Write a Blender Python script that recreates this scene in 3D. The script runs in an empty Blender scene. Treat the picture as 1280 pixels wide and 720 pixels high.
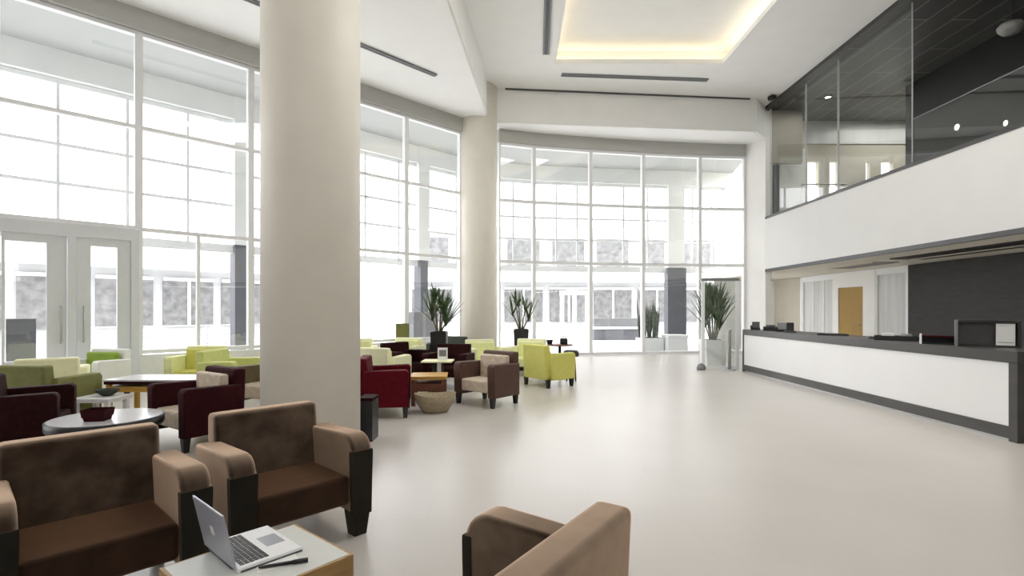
import bpy, bmesh, math, random
from mathutils import Vector, Matrix
random.seed(7)
SC = bpy.context.scene
COL = SC.collection
PI = math.pi

# ------------------------------------------------------------------ materials
def new_mat(name):
    m = bpy.data.materials.new(name); m.use_nodes = True
    nt = m.node_tree
    return m, nt, nt.nodes['Principled BSDF'], nt.nodes['Material Output']

def mat(name, col, rough=.5, metal=0, noise=0, scale=8, bump=0, emit=0, sheen=0, spec=.5, stretch=(1, 1, 1)):
    m, nt, b, out = new_mat(name)
    c = (*col, 1)
    b.inputs['Base Color'].default_value = c
    b.inputs['Roughness'].default_value = rough
    b.inputs['Metallic'].default_value = metal
    b.inputs['Specular IOR Level'].default_value = spec
    if sheen:
        b.inputs['Sheen Weight'].default_value = sheen
        b.inputs['Sheen Roughness'].default_value = .4
    if emit:
        b.inputs['Emission Color'].default_value = c
        b.inputs['Emission Strength'].default_value = emit
    if noise or bump:
        tc = nt.nodes.new('ShaderNodeTexCoord'); mp = nt.nodes.new('ShaderNodeMapping')
        mp.inputs['Scale'].default_value = stretch
        n = nt.nodes.new('ShaderNodeTexNoise'); n.inputs['Scale'].default_value = scale; n.inputs['Detail'].default_value = 5
        nt.links.new(tc.outputs['Object'], mp.inputs['Vector']); nt.links.new(mp.outputs['Vector'], n.inputs['Vector'])
        if noise:
            r = nt.nodes.new('ShaderNodeValToRGB')
            r.color_ramp.elements[0].position = .3; r.color_ramp.elements[1].position = .7
            r.color_ramp.elements[0].color = (*[max(0, v * (1 - noise)) for v in col], 1)
            r.color_ramp.elements[1].color = (*[min(1, v * (1 + noise)) for v in col], 1)
            nt.links.new(n.outputs['Fac'], r.inputs['Fac']); nt.links.new(r.outputs['Color'], b.inputs['Base Color'])
        if bump:
            bp = nt.nodes.new('ShaderNodeBump'); bp.inputs['Strength'].default_value = bump; bp.inputs['Distance'].default_value = .01
            nt.links.new(n.outputs['Fac'], bp.inputs['Height']); nt.links.new(bp.outputs['Normal'], b.inputs['Normal'])
    return m

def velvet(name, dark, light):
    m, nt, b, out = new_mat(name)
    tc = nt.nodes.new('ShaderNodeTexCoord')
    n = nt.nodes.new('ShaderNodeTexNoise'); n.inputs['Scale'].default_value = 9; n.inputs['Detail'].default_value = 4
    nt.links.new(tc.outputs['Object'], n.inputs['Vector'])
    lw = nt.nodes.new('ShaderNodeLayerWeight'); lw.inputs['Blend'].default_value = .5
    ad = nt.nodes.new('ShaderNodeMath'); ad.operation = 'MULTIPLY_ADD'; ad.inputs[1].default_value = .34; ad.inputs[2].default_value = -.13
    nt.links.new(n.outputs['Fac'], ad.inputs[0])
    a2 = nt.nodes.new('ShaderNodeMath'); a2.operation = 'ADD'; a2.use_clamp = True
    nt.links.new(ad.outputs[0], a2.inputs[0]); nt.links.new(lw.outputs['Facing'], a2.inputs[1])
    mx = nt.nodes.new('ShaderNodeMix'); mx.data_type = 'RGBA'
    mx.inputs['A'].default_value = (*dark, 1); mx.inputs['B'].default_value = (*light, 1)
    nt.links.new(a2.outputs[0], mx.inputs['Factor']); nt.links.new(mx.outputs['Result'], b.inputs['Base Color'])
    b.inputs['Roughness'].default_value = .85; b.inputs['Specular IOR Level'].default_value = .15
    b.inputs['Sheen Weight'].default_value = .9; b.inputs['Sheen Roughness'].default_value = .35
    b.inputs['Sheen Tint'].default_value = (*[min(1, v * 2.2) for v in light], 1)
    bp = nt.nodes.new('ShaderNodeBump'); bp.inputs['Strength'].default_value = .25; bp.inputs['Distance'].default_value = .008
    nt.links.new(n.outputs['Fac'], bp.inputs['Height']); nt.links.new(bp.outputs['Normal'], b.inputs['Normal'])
    return m

def glass_mat(name, gloss=.07, tint=(1, 1, 1), rough=.02):
    m = bpy.data.materials.new(name); m.use_nodes = True
    nt = m.node_tree; nt.nodes.clear()
    out = nt.nodes.new('ShaderNodeOutputMaterial')
    t = nt.nodes.new('ShaderNodeBsdfTransparent'); t.inputs['Color'].default_value = (*tint, 1)
    g = nt.nodes.new('ShaderNodeBsdfGlossy'); g.inputs['Roughness'].default_value = rough
    x = nt.nodes.new('ShaderNodeMixShader'); x.inputs['Fac'].default_value = gloss
    nt.links.new(t.outputs[0], x.inputs[1]); nt.links.new(g.outputs[0], x.inputs[2]); nt.links.new(x.outputs[0], out.inputs['Surface'])
    return m

def brick_mat(name, c1, c2, mortar, bw, rh, ms, rough, rot=0, bias=0, spec=.5, noise=.0):
    m, nt, b, out = new_mat(name)
    tc = nt.nodes.new('ShaderNodeTexCoord'); mp = nt.nodes.new('ShaderNodeMapping')
    mp.inputs['Rotation'].default_value = rot if isinstance(rot, tuple) else (0, 0, rot)
    br = nt.nodes.new('ShaderNodeTexBrick')
    br.inputs['Color1'].default_value = (*c1, 1); br.inputs['Color2'].default_value = (*c2, 1); br.inputs['Mortar'].default_value = (*mortar, 1)
    br.inputs['Scale'].default_value = 1; br.inputs['Brick Width'].default_value = bw; br.inputs['Row Height'].default_value = rh
    br.inputs['Mortar Size'].default_value = ms; br.inputs['Bias'].default_value = bias
    nt.links.new(tc.outputs['Object'], mp.inputs['Vector']); nt.links.new(mp.outputs['Vector'], br.inputs['Vector'])
    src = br.outputs['Color']
    if noise:
        n = nt.nodes.new('ShaderNodeTexNoise'); n.inputs['Scale'].default_value = 1.3; n.inputs['Detail'].default_value = 6
        nt.links.new(tc.outputs['Object'], n.inputs['Vector'])
        mr = nt.nodes.new('ShaderNodeMapRange'); mr.inputs['To Min'].default_value = 1 - noise; mr.inputs['To Max'].default_value = 1 + noise
        nt.links.new(n.outputs['Fac'], mr.inputs['Value'])
        mu = nt.nodes.new('ShaderNodeMix'); mu.data_type = 'RGBA'; mu.blend_type = 'MULTIPLY'; mu.inputs['Factor'].default_value = 1
        nt.links.new(src, mu.inputs['A']); nt.links.new(mr.outputs['Result'], mu.inputs['B']); src = mu.outputs['Result']
    nt.links.new(src, b.inputs['Base Color'])
    b.inputs['Roughness'].default_value = rough; b.inputs['Specular IOR Level'].default_value = spec
    return m

M = dict(
    wall=mat('white plaster', (.91, .905, .885), .7, noise=.015, scale=2),
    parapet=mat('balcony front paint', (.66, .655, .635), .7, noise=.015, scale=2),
    ceil=mat('ceiling paint', (.91, .91, .89), .8, noise=.015, scale=2),
    soffit=mat('soffit white paint', (.93, .93, .92), .7, noise=.01, scale=2),
    column=mat('column plaster', (.86, .82, .73), .55, noise=.02, scale=3),
    band=mat('grey head band', (.50, .50, .47), .6, noise=.02, scale=4),
    frame=mat('white window frame', (.90, .91, .92), .4, noise=.01),
    doorframe=mat('grey door frame', (.78, .80, .82), .4, noise=.015),
    slot=mat('slot diffuser grey', (.09, .09, .09), .6, noise=.05),
    floor=brick_mat('beige porcelain floor', (.56, .527, .49), (.547, .515, .477), (.522, .49, .455), 1.2, .6, .003, .30, noise=.05, spec=.42),
    glass=glass_mat('window glass', .06), balglass=glass_mat('balcony glass', .075, (.94, .96, .95)),
    screen=glass_mat('screen glass', .10, (.96, .98, .97)),
    darkceil=brick_mat('dark ceiling tiles', (.050, .049, .048), (.075, .073, .071), (.30, .295, .29), 2.6, .55, .012, .45, rot=PI / 2, noise=.25),
    darkwall=mat('dark timber veneer', (.020, .018, .015), .6, noise=.35, scale=3, stretch=(.3, 1, 8)),
    darkpanel=mat('black bulkhead paint', (.009, .009, .008), .6, noise=.1, scale=2),
    coping=mat('dark coping', (.045, .044, .044), .4, noise=.1),
    counter=mat('charcoal counter laminate', (.055, .052, .049), .35, noise=.2, scale=5, stretch=(1, .2, 1)),
    counterwhite=mat('white counter panel', (.82, .82, .82), .3, noise=.01, scale=2),
    steel=mat('brushed steel', (.5, .5, .5), .35, metal=1, noise=.05, scale=30),
    beige=mat('beige wall', (.55, .51, .43), .7, noise=.02, scale=2),
    taupe=mat('taupe panel', (.38, .35, .29), .6, noise=.03, scale=2),
    ochre=mat('ochre door veneer', (.36, .21, .025), .45, noise=.12, scale=3, stretch=(4, 4, .4)),
    frost=mat('frosted glass', (.66, .67, .66), .25, noise=.10, scale=2, stretch=(1, 3, .2)),
    led=mat('warm led', (1, .86, .62), .5, emit=2.1, noise=.01),
    lampon=mat('downlight lens', (1, .93, .8), .5, emit=14, noise=.01),
    globe=mat('smoked globe', (.30, .30, .29), .2, noise=.05),
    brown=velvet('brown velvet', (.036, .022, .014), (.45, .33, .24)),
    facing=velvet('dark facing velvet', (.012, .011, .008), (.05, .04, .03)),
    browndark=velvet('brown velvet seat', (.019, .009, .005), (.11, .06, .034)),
    maroondark=mat('dark maroon cloth', (.026, .006, .006), .8, noise=.2, scale=20, spec=.12),
    maroon=mat('maroon cloth', (.095, .003, .009), .75, noise=.15, scale=20, spec=.12),
    plum=mat('plum cloth', (.036, .005, .007), .8, noise=.2, scale=20, spec=.12),
    umber=mat('umber leather', (.085, .042, .028), .65, noise=.15, scale=15),
    cream=mat('cream patterned cloth', (.60, .50, .39), .8, noise=.16, scale=14),
    lime=mat('pale lime cloth', (.84, .87, .46), .75, noise=.05, scale=15),
    yellow=mat('yellow green cloth', (.62, .60, .15), .75, noise=.05, scale=15),
    palelem=mat('pale lemon cloth', (.90, .90, .60), .75, noise=.04, scale=15),
    limegreen=mat('soft lime green cloth', (.60, .64, .22), .75, noise=.05, scale=15),
    green=mat('leaf green cloth', (.26, .38, .035), .75, noise=.08, scale=15),
    olive=mat('olive cloth', (.20, .20, .065), .75, noise=.1, scale=15),
    olivebrown=mat('olive brown cloth', (.13, .10, .05), .75, noise=.1, scale=15),
    whitecloth=mat('white cloth', (.82, .83, .80), .75, noise=.02, scale=15),
    darkgreen=mat('dark green cloth', (.035, .045, .03), .75, noise=.1, scale=15),
    legdark=mat('black stained leg', (.012, .010, .009), .4, noise=.1),
    wood=mat('light oak', (.44, .27, .11), .45, noise=.25, scale=5, stretch=(1, 8, 8)),
    redwood=mat('red brown wood', (.15, .050, .028), .45, noise=.3, scale=5, stretch=(1, 8, 8)),
    honey=mat('honey wood', (.55, .31, .055), .4, noise=.2, scale=5, stretch=(1, 8, 8)),
    tabletop=mat('pale grey laminate', (.66, .67, .64), .35, noise=.02, scale=3),
    whitetop=mat('glossy pale top', (.72, .71, .74), .2, noise=.02, scale=3),
    black=mat('black plastic', (.015, .015, .016), .4, noise=.1),
    darkgrey=mat('dark grey plastic', (.08, .082, .085), .5, noise=.1),
    midgrey=mat('mid grey metal', (.20, .205, .215), .5, noise=.06),
    silver=mat('silver aluminium', (.84, .84, .86), .4, metal=0, noise=.01),
    silverlid=mat('silver lid', (.40, .41, .47), .3, metal=.25, noise=.02, scale=3),
    white=mat('white plastic', (.85, .85, .84), .4, noise=.01),
    paper=mat('paper', (.85, .85, .83), .7, noise=.02, scale=10),
    ink=mat('grey ink', (.25, .25, .25), .7, noise=.05),
    basket=mat('woven basin', (.36, .29, .19), .8, noise=.2, scale=40, bump=.4),
    rear=mat('rear wall paint', (.42, .40, .37), .7, noise=.05, scale=2),
    alcoveceil=mat('alcove ceiling paint', (.80, .77, .68), .7, noise=.015, scale=2),
    soil=mat('soil', (.03, .022, .015), .9, noise=.3, scale=30),
    leaf=mat('leaf', (.075, .125, .05), .45, noise=.5, scale=7),
    stem=mat('cane stem', (.17, .15, .09), .8, noise=.3, scale=25),
    pave=mat('pale paving', (.62, .62, .62), .7, noise=.05, scale=.6),
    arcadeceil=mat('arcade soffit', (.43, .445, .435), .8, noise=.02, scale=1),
    arcade=mat('arcade render', (.80, .82, .81), .8, noise=.03, scale=1),
    outgrid=mat('outer frame', (.76, .78, .78), .6, noise=.02),
    farwall=mat('far facade', (.50, .51, .52), .8, noise=.05, scale=.5),
    farglass=mat('far windows', (.17, .17, .172), .4, noise=.4, scale=3),
    slate=mat('slate cladding', (.12, .125, .14), .6, noise=.08, scale=2),
    hedge=mat('hedge', (.14, .16, .13), .9, noise=.5, scale=12),
)

# ------------------------------------------------------------------ mesh helpers
def obj(name, bm, m, parent=None, smooth=False):
    bmesh.ops.recalc_face_normals(bm, faces=bm.faces)
    me = bpy.data.meshes.new(name); bm.to_mesh(me); bm.free()
    for mm in (m if isinstance(m, (list, tuple)) else [m]): me.materials.append(mm)
    if smooth:
        for p in me.polygons: p.use_smooth = True
    o = bpy.data.objects.new(name, me); COL.objects.link(o)
    if parent: o.parent = parent
    return o

def tag(o, label, cat, group=None, kind=None):
    o['label'] = label; o['category'] = cat
    if group: o['group'] = group
    if kind: o['kind'] = kind
    return o

def thing(name, label, cat, loc=(0, 0, 0), rz=0, group=None):
    o = bpy.data.objects.new(name, None); COL.objects.link(o); o.empty_display_size = .1
    o.location = loc; o.rotation_euler = (0, 0, rz)
    return tag(o, label, cat, group)

def struct(o, label=None, cat=None):
    o['kind'] = 'structure'
    if label: o['label'] = label
    if cat: o['category'] = cat
    return o

def B(): return bmesh.new()

def box(bm, x0, x1, y0, y1, z0, z1, bev=0, seg=2, xf=None):
    r = bmesh.ops.create_cube(bm, size=1)
    vs = r['verts']
    for v in vs:
        v.co = Vector((x0 + (v.co.x + .5) * (x1 - x0), y0 + (v.co.y + .5) * (y1 - y0), z0 + (v.co.z + .5) * (z1 - z0)))
    if xf:
        for v in vs: v.co = xf @ v.co
    if bev:
        es = {e for v in vs for e in v.link_edges}
        bmesh.ops.bevel(bm, geom=list(es), offset=bev, segments=seg, affect='EDGES', profile=.5)
    return bm

def bx(x0, x1, y0, y1, z0, z1, bev=0, seg=2): return box(B(), x0, x1, y0, y1, z0, z1, bev, seg)

def beam(bm, p, q, w, h):
    """box running p->q, w across in plan, h in z (p,q at centre line)"""
    p, q = Vector(p), Vector(q); d = q - p; L = d.length
    if abs(d.z) > .99 * L:
        return box(bm, p.x - w / 2, p.x + w / 2, p.y - h / 2, p.y + h / 2, min(p.z, q.z), max(p.z, q.z))
    u = d.normalized(); n = Vector((-u.y, u.x, 0)).normalized(); z = u.cross(n)
    xf = Matrix((( u.x, n.x, z.x, p.x), (u.y, n.y, z.y, p.y), (u.z, n.z, z.z, p.z), (0, 0, 0, 1)))
    return box(bm, 0, L, -w / 2, w / 2, -h / 2, h / 2, xf=xf)

def post(bm, x, y, ang, w, d, z0, z1):
    xf = Matrix.Translation((x, y, 0)) @ Matrix.Rotation(ang, 4, 'Z')
    return box(bm, -w / 2, w / 2, -d / 2, d / 2, z0, z1, xf=xf)

def prism(bm, pts, z0, z1):
    a = [bm.verts.new((x, y, z0)) for x, y in pts]; b = [bm.verts.new((x, y, z1)) for x, y in pts]
    bm.faces.new(a); bm.faces.new(b[::-1]); n = len(pts)
    for i in range(n): bm.faces.new((a[i], a[(i + 1) % n], b[(i + 1) % n], b[i]))
    return bm

def lathe(bm, prof, cx=0, cy=0, n=32, sx=1, sy=1, cap=True):
    rings = []
    for r, z in prof:
        rings.append([bm.verts.new((cx + r * sx * math.cos(2 * PI * i / n), cy + r * sy * math.sin(2 * PI * i / n), z)) for i in range(n)])
    for a, b in zip(rings, rings[1:]):
        for i in range(n): bm.faces.new((a[i], a[(i + 1) % n], b[(i + 1) % n], b[i]))
    if cap:
        bm.faces.new(rings[0]); bm.faces.new(rings[-1])
    return bm

def tube(bm, pts, r0, r1=None, n=8):
    r1 = r0 if r1 is None else r1
    rings = []; N = len(pts)
    for i, p in enumerate(pts):
        p = Vector(p); d = (Vector(pts[min(i + 1, N - 1)]) - Vector(pts[max(i - 1, 0)])).normalized()
        a = d.cross(Vector((0, 0, 1)) if abs(d.z) < .9 else Vector((1, 0, 0))).normalized(); b = d.cross(a)
        r = r0 + (r1 - r0) * i / (N - 1)
        rings.append([bm.verts.new(p + r * (math.cos(2 * PI * k / n) * a + math.sin(2 * PI * k / n) * b)) for k in range(n)])
    for a, b in zip(rings, rings[1:]):
        for i in range(n): bm.faces.new((a[i], a[(i + 1) % n], b[(i + 1) % n], b[i]))
    bm.faces.new(rings[0]); bm.faces.new(rings[-1])
    return bm

def taper_leg(x, y, z1, w0, w1):
    bm = B(); r = bmesh.ops.create_cube(bm, size=1)
    for v in r['verts']:
        w = w1 if v.co.z > 0 else w0
        v.co = Vector((x + v.co.x * w, y + v.co.y * w, (v.co.z + .5) * z1))
    return bm

def dup(root, loc, rz, label, group=None, scale=None, mats=None):
    r = root.copy(); COL.objects.link(r); r.location = loc; r.rotation_euler = (0, 0, rz); r['label'] = label
    if group: r['group'] = group
    for ch in list(root.children):
        c = ch.copy(); COL.objects.link(c); c.parent = r
        for g in ch.children:
            d = g.copy(); COL.objects.link(d); d.parent = c
    return r

def at(px, py, Y): return ((px - 640) * Y / 650, Y, 1.45 + (388 - py) * Y / 650)

# ------------------------------------------------------------------ camera
cam = bpy.data.cameras.new('camera'); cam.sensor_width = 36; cam.lens = 36 * 650 / 1280; cam.shift_y = 28 / 1280
co = bpy.data.objects.new('camera', cam); COL.objects.link(co); co.location = (0, 0, 1.45); co.rotation_euler = (PI / 2, 0, 0)
cam.clip_start = .05; cam.clip_end = 300
SC.camera = co

# ------------------------------------------------------------------ setting: floor, ceilings, walls
HC = 8.0          # main ceiling
ZS = 6.98         # soffit along the glazing
LW = 16.55        # left glazing: y = x + LW
def LY(x): return x + LW
back = [(-.42, 15.93), (.68, 16.30), (2.52, 16.72), (4.29, 17.05), (6.24, 17.32), (7.79, 17.45)]
struct(obj('floor', prism(B(), [(-14, -4), (17, -4), (17, 22), (8.2, 22), (8.2, 17.45), (7.79, 17.5)] + back[::-1] + [(-1.2, 15.4), (-14, 2.55)], -.2, 0), M['floor']))
struct(obj('pavement', prism(B(), [(-60, -20), (-14, -20), (-14, 2.55), (-1.2, 15.4)] + back + [(8.2, 17.5), (8.2, 22), (60, 22), (60, 80), (-60, 80)], -.22, -.02), M['pave']))

RX0, RX1, RY0, RY1 = 1.15, 5.6, 3.0, 13.8
bm = B()
box(bm, -3.2, RX0, -4, 16.6, HC, HC + .12); box(bm, RX1, 8.2, -4, 17.4, HC, HC + .12)
box(bm, RX0, RX1, RY1, 17, HC, HC + .12); box(bm, RX0, RX1, -4, RY0, HC, HC + .12)
struct(obj('ceiling', bm, M['ceil']))
bm = B()
box(bm, RX0 - .3, RX1 + .3, RY0 - .3, RY1 + .3, HC + .48, HC + .55)
box(bm, RX0 - .35, RX0 - .3, RY0 - .3, RY1 + .3, HC + .12, HC + .55); box(bm, RX1 + .3, RX1 + .35, RY0 - .3, RY1 + .3, HC + .12, HC + .55)
box(bm, RX0 - .3, RX1 + .3, RY1 + .3, RY1 + .35, HC + .12, HC + .55); box(bm, RX0 - .3, RX1 + .3, RY0 - .35, RY0 - .3, HC + .12, HC + .55)
struct(obj('ceiling_recess', bm, M['ceil']))
bm = B()
box(bm, RX0 - .26, RX0 - .12, RY0, RY1, HC + .125, HC + .15); box(bm, RX1 + .12, RX1 + .26, RY0, RY1, HC + .125, HC + .15)
box(bm, RX0, RX1, RY1 + .12, RY1 + .26, HC + .125, HC + .15)
tag(obj('cove_light', bm, M['led']), 'warm hidden light strip glowing around the ceiling recess', 'light')

edge = [(-1.75, -4), (-1.6, 2), (-1.38, 6), (-1.17, 9.4), (-.95, 12), (-.80, 13.7), (-.74, 15.3)]
struct(obj('ceiling_soffit', prism(B(), [(-14, -4)] + edge + [(-.42, 15.93), (-1.2, 15.55), (-14.2, 2.55)], ZS, ZS + .1), M['soffit']))
bm = B()
for (a, b) in zip(edge, edge[1:]): beam(bm, (*a, (ZS + HC) / 2 + .05), (*b, (ZS + HC) / 2 + .05), .08, HC - ZS + .1 - .1)
struct(obj('trim_1', bm, M['ceil']))
# fascia and soffit along the back glazing
struct(obj('wall_fascia', beam(beam(B(), (-.74, 15.35, (ZS + HC) / 2), (7.55, 16.15, (ZS + HC) / 2), .1, HC - ZS), (7.53, 16.12, (ZS + HC) / 2), (8.2, 16.85, (ZS + HC) / 2), .1, HC - ZS), M['wall']))
struct(obj('ceiling_back_soffit', prism(B(), [(-.74, 15.40), (7.5, 16.18), (8.16, 16.88), (8.2, 17.6)] + back[::-1], ZS, ZS + .08), M['soffit']))
struct(obj('trim_2', beam(B(), (-.2, 15.33, HC - .02), (7.35, 16.07, HC - .02), .05, .04), M['slot']))  # dark strip: shade of the gap under the ceiling put into its colour
# ceiling slot diffusers
SL = [((.87, 13.25, HC - .02), (.66, 9.0, HC - .02), .15, 'long dark slot diffuser running beside the ceiling recess'),
      ((1.37, 14.42, HC - .02), (5.55, 14.75, HC - .02), .13, 'dark slot diffuser across the ceiling behind the recess'),
      ((-1.79, 12.2, ZS - .02), (-5.9, 7.95, ZS - .02), .10, 'dark slot diffuser in the white soffit beside the windows')]
for p, q, w, l in SL:
    t = thing('slot_diffuser', l, 'air vent', tuple(p))
    p, q = Vector(p), Vector(q); d = q - p
    obj('slot', beam(B(), (0, 0, 0), d, w * .55, .03), M['slot'], t)
    n = Vector((-d.y, d.x, 0)).normalized() * w * .42
    for s in (-1, 1): obj('flange', beam(B(), n * s, d + n * s, w * .28, .035), M['midgrey'], t)

# closing walls (rear and left of the camera)
struct(obj('wall_rear', bx(-14.2, 17, -4.2, -4, 0, 8.6), M['rear']))
struct(obj('wall_left', bx(-14.2, -14, -4, 2.6, 0, 7.1), M['rear']))
# white wall piece between back glazing and balcony
struct(obj('wall_back', prism(B(), [(7.79, 17.45), (8.2, 16.82), (8.4, 16.82), (8.4, 17.7), (7.79, 17.6)], 0, HC), M['wall']))

# ------------------------------------------------------------------ glazing
n_win = [0]
def bay(a, b, z0, z1, levels, mull, fm, fr=.07, depth=.12, jamb=.06):
    """one glazed bay from a to b (plan), horizontals at levels; frame mesh + pane child"""
    n_win[0] += 1
    a, b = Vector((*a, 0)), Vector((*b, 0)); d = b - a; L = d.length; ang = math.atan2(d.y, d.x)
    xf = Matrix.Translation(a) @ Matrix.Rotation(ang, 4, 'Z')
    bm = B()
    box(bm, 0, jamb, -depth / 2, depth / 2, z0, z1, xf=xf); box(bm, L - jamb, L, -depth / 2, depth / 2, z0, z1, xf=xf)
    for z in levels: box(bm, jamb, L - jamb, -depth / 2, depth / 2, z - fr / 2, z + fr / 2, xf=xf)
    for (u, za, zb) in mull: box(bm, u * L - .03, u * L + .03, -.04, .04, za, zb, xf=xf)
    f = struct(obj('window_%d' % n_win[0], bm, fm))
    obj('pane', box(B(), jamb * .5, L - jamb * .5, -.006, .006, z0 + .02, z1 - .02, xf=xf), M['glass'], f)
    return f
LX = [-13.6, -12.25, -10.92, -9.59, -8.25, -6.92, -5.54, -4.17, -2.81, -1.50]
ZT = 6.6
SILL = .62
nd = 0
for a, b in zip(LX, LX[1:]):
    A, Bp = (a, LY(a)), (b, LY(b))
    if a == -8.25:
        bay(A, Bp, 2.95, ZT, [2.97, 4.83, ZT - .04], [], M['frame'])
        d = Vector((b - a, b - a, 0)); L = d.length
        xf = Matrix.Translation((a, LY(a), 0)) @ Matrix.Rotation(PI / 4, 4, 'Z')
        fm = B(); box(fm, 0, L, -.09, .09, 2.72, 2.93, xf=xf)
        box(fm, 0, .06, -.09, .09, 0, 2.72, xf=xf); box(fm, L - .12, L, -.09, .09, 0, 2.72, xf=xf); box(fm, L * .5 - .06, L * .5 + .05, -.10, .10, 0, 2.72, xf=xf)
        struct(obj('trim_3', fm, M['doorframe']))
        for u0, u1 in ((.06, L * .5 - .06), (L * .5 + .05, L - .12)):
            nd += 1; bm = B()
            w = .19 if nd == 1 else .2
            lft = .05 if nd == 1 else .2
            rgt = .27 if nd == 1 else .2
            box(bm, u0 + .01, u0 + lft, -.045, .045, .01, 2.71, xf=xf); box(bm, u1 - rgt, u1 - .01, -.045, .045, .01, 2.71, xf=xf)
            box(bm, u0 + lft, u1 - rgt, -.045, .045, .01, SILL, xf=xf); box(bm, u0 + lft, u1 - rgt, -.045, .045, 2.58, 2.71, xf=xf)
            dr = struct(obj('door_%d' % nd, bm, M['doorframe']))
            obj('pane', box(B(), u0 + lft, u1 - rgt, -.006, .006, SILL, 2.58, xf=xf), M['glass'], dr)
            hb = B(); hx = u1 - .09 if nd == 1 else u0 + .1
            pts = [xf @ Vector((hx, -.05, .9)), xf @ Vector((hx, -.10, .92)), xf @ Vector((hx, -.10, 1.5)), xf @ Vector((hx, -.05, 1.52))]
            obj('door_handle', tube(hb, pts, .014), M['steel'], dr, True)
    else:
        bay(A, Bp, SILL, ZT, [SILL + .06, 2.95, 4.83, ZT - .04], [(.5, SILL, 2.92)] if a < -5 else [], M['frame'])
        struct(obj('wall_sill', beam(B(), (*A, SILL / 2), (*Bp, SILL / 2), .2, SILL), M['whitecloth']))
for i, (a, b) in enumerate(zip(back, back[1:])):
    bay(a, b, 0.02, ZT, [.06, 2.95, 4.83, ZT - .04], [], M['frame'], fr=.09, depth=.14, jamb=.055)
bm = B()
beam(bm, (LX[0], LY(LX[0]), (ZT + ZS) / 2), (-1.3, LY(-1.3), (ZT + ZS) / 2), .3, ZS - ZT)
struct(obj('trim_4', bm, M['band']))
bm = B()
for a, b in zip(back, back[1:]): beam(bm, (*a, (ZT + ZS) / 2), (*b, (ZT + ZS) / 2), .24, ZS - ZT)
struct(obj('trim_5', bm, M['band']))

# round columns
def column(x, y, r, h, label):
    t = thing('column', label, 'column', (x, y, 0))
    obj('shaft', lathe(B(), [(r, 0.06), (r, h)], n=64), M['column'], t, True)
    obj('base_ring', lathe(B(), [(r + .006, 0), (r + .006, .06)], n=64), M['steel'], t, True)
    for c in t.children:
        for p in c.data.polygons:
            if abs(p.normal.z) > .9: p.use_smooth = False
    return t
column(-2.08, 5.4, .485, ZS, 'thick round white column rising behind the two brown velvet armchairs')
column(-1.02, 15.35, .58, HC, 'round white column at the corner where the window walls meet')

# ------------------------------------------------------------------ balcony and reception alcove (right side)
XB, XD = 8.2, 10.86
ZU = 2.69
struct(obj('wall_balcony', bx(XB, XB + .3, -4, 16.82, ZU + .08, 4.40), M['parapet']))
struct(obj('trim_6', bx(XB - .02, XB + .32, -4, 16.82, 4.40, 4.47), M['coping']))
struct(obj('trim_7', bx(XB - .02, XB + .06, -4, 16.82, ZU, ZU + .09), M['coping']))
struct(obj('ceiling_alcove', bx(XB + .06, XD + .2, -4, 22, ZU + .01, ZU + .2), M['alcoveceil']))
struct(obj('floor_upper', bx(XB + .3, 17, -4, 18, 3.1, 3.35), M['taupe']))
t = thing('ceiling_light_slot', 'long black recessed slot in the ceiling above the reception counter', 'ceiling slot', (9.5, 4.3, ZU))
obj('channel', bx(-.42, .42, -8.2, 8.2, -.02, .02), M['darkpanel'], t)
obj('rail', bx(-.02, .02, -8.2, 8.2, -.045, -.015), M['beige'], t)
t = thing('ceiling_vent', 'short grey recessed vent in the ceiling above the ochre door', 'ceiling slot', (9.6, 14.3, ZU))
obj('grille', bx(-.3, .3, -.9, .9, -.015, .02), M['midgrey'], t)
obj('frame', box(box(box(box(B(), -.34, .34, -.95, -.9, -.02, .02), -.34, .34, .9, .95, -.02, .02), -.34, -.3, -.9, .9, -.02, .02), .3, .34, -.9, .9, -.02, .02), M['beige'], t)
# wall behind counter (plane x = XD)
struct(obj('wall_dark', bx(XD, XD + .2, -4, 14.26, 0, ZU), M['darkwall']))
bm = B()
box(bm, XD, XD + .2, 14.26, 14.32, 0, ZU); box(bm, XD, XD + .2, 15.56, 16.1, 0, ZU)
box(bm, XD, XD + .2, 16.1, 17.32, 2.2, ZU); box(bm, XD, XD + .2, 17.32, 17.6, 0, ZU); box(bm, XD, XD + .2, 19.5, 19.6, 0, ZU)
struct(obj('wall_right', bm, M['wall']))
struct(obj('wall_alcove', bx(XD, XD + .2, 19.6, 22, 0, ZU), M['beige']))
struct(obj('wall_end', bx(8.4, XD, 21.5, 21.7, 0, ZU), M['wall']))
d = struct(obj('door_3', bx(XD + .03, XD + .1, 16.12, 17.3, .01, 2.19), M['ochre']))
obj('door_handle', tube(B(), [(XD + .03, 16.24, 1.0), (XD - .03, 16.24, 1.0), (XD - .03, 16.38, 1.0)], .012), M['steel'], d, True)
for (y0, y1) in ((14.32, 15.56), (17.6, 19.5)):
    n_win[0] += 1
    bm = B(); box(bm, XD + .02, XD + .14, y0, y1, 2.5, ZU); box(bm, XD + .02, XD + .14, y0, y1, 0, .1)
    for y in ((y0 + .03,), (y1 - .03,)): box(bm, XD + .02, XD + .14, y[0] - .03, y[0] + .03, .1, 2.5)
    if y0 > 17:
        for f in (.33, .66): box(bm, XD + .05, XD + .12, y0 + (y1 - y0) * f - .03, y0 + (y1 - y0) * f + .03, .1, 2.5)
    f = struct(obj('window_%d' % n_win[0], bm, M['frame']))
    obj('pane', bx(XD + .07, XD + .085, y0 + .05, y1 - .05, .1, 2.5), M['frost'], f)

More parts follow.
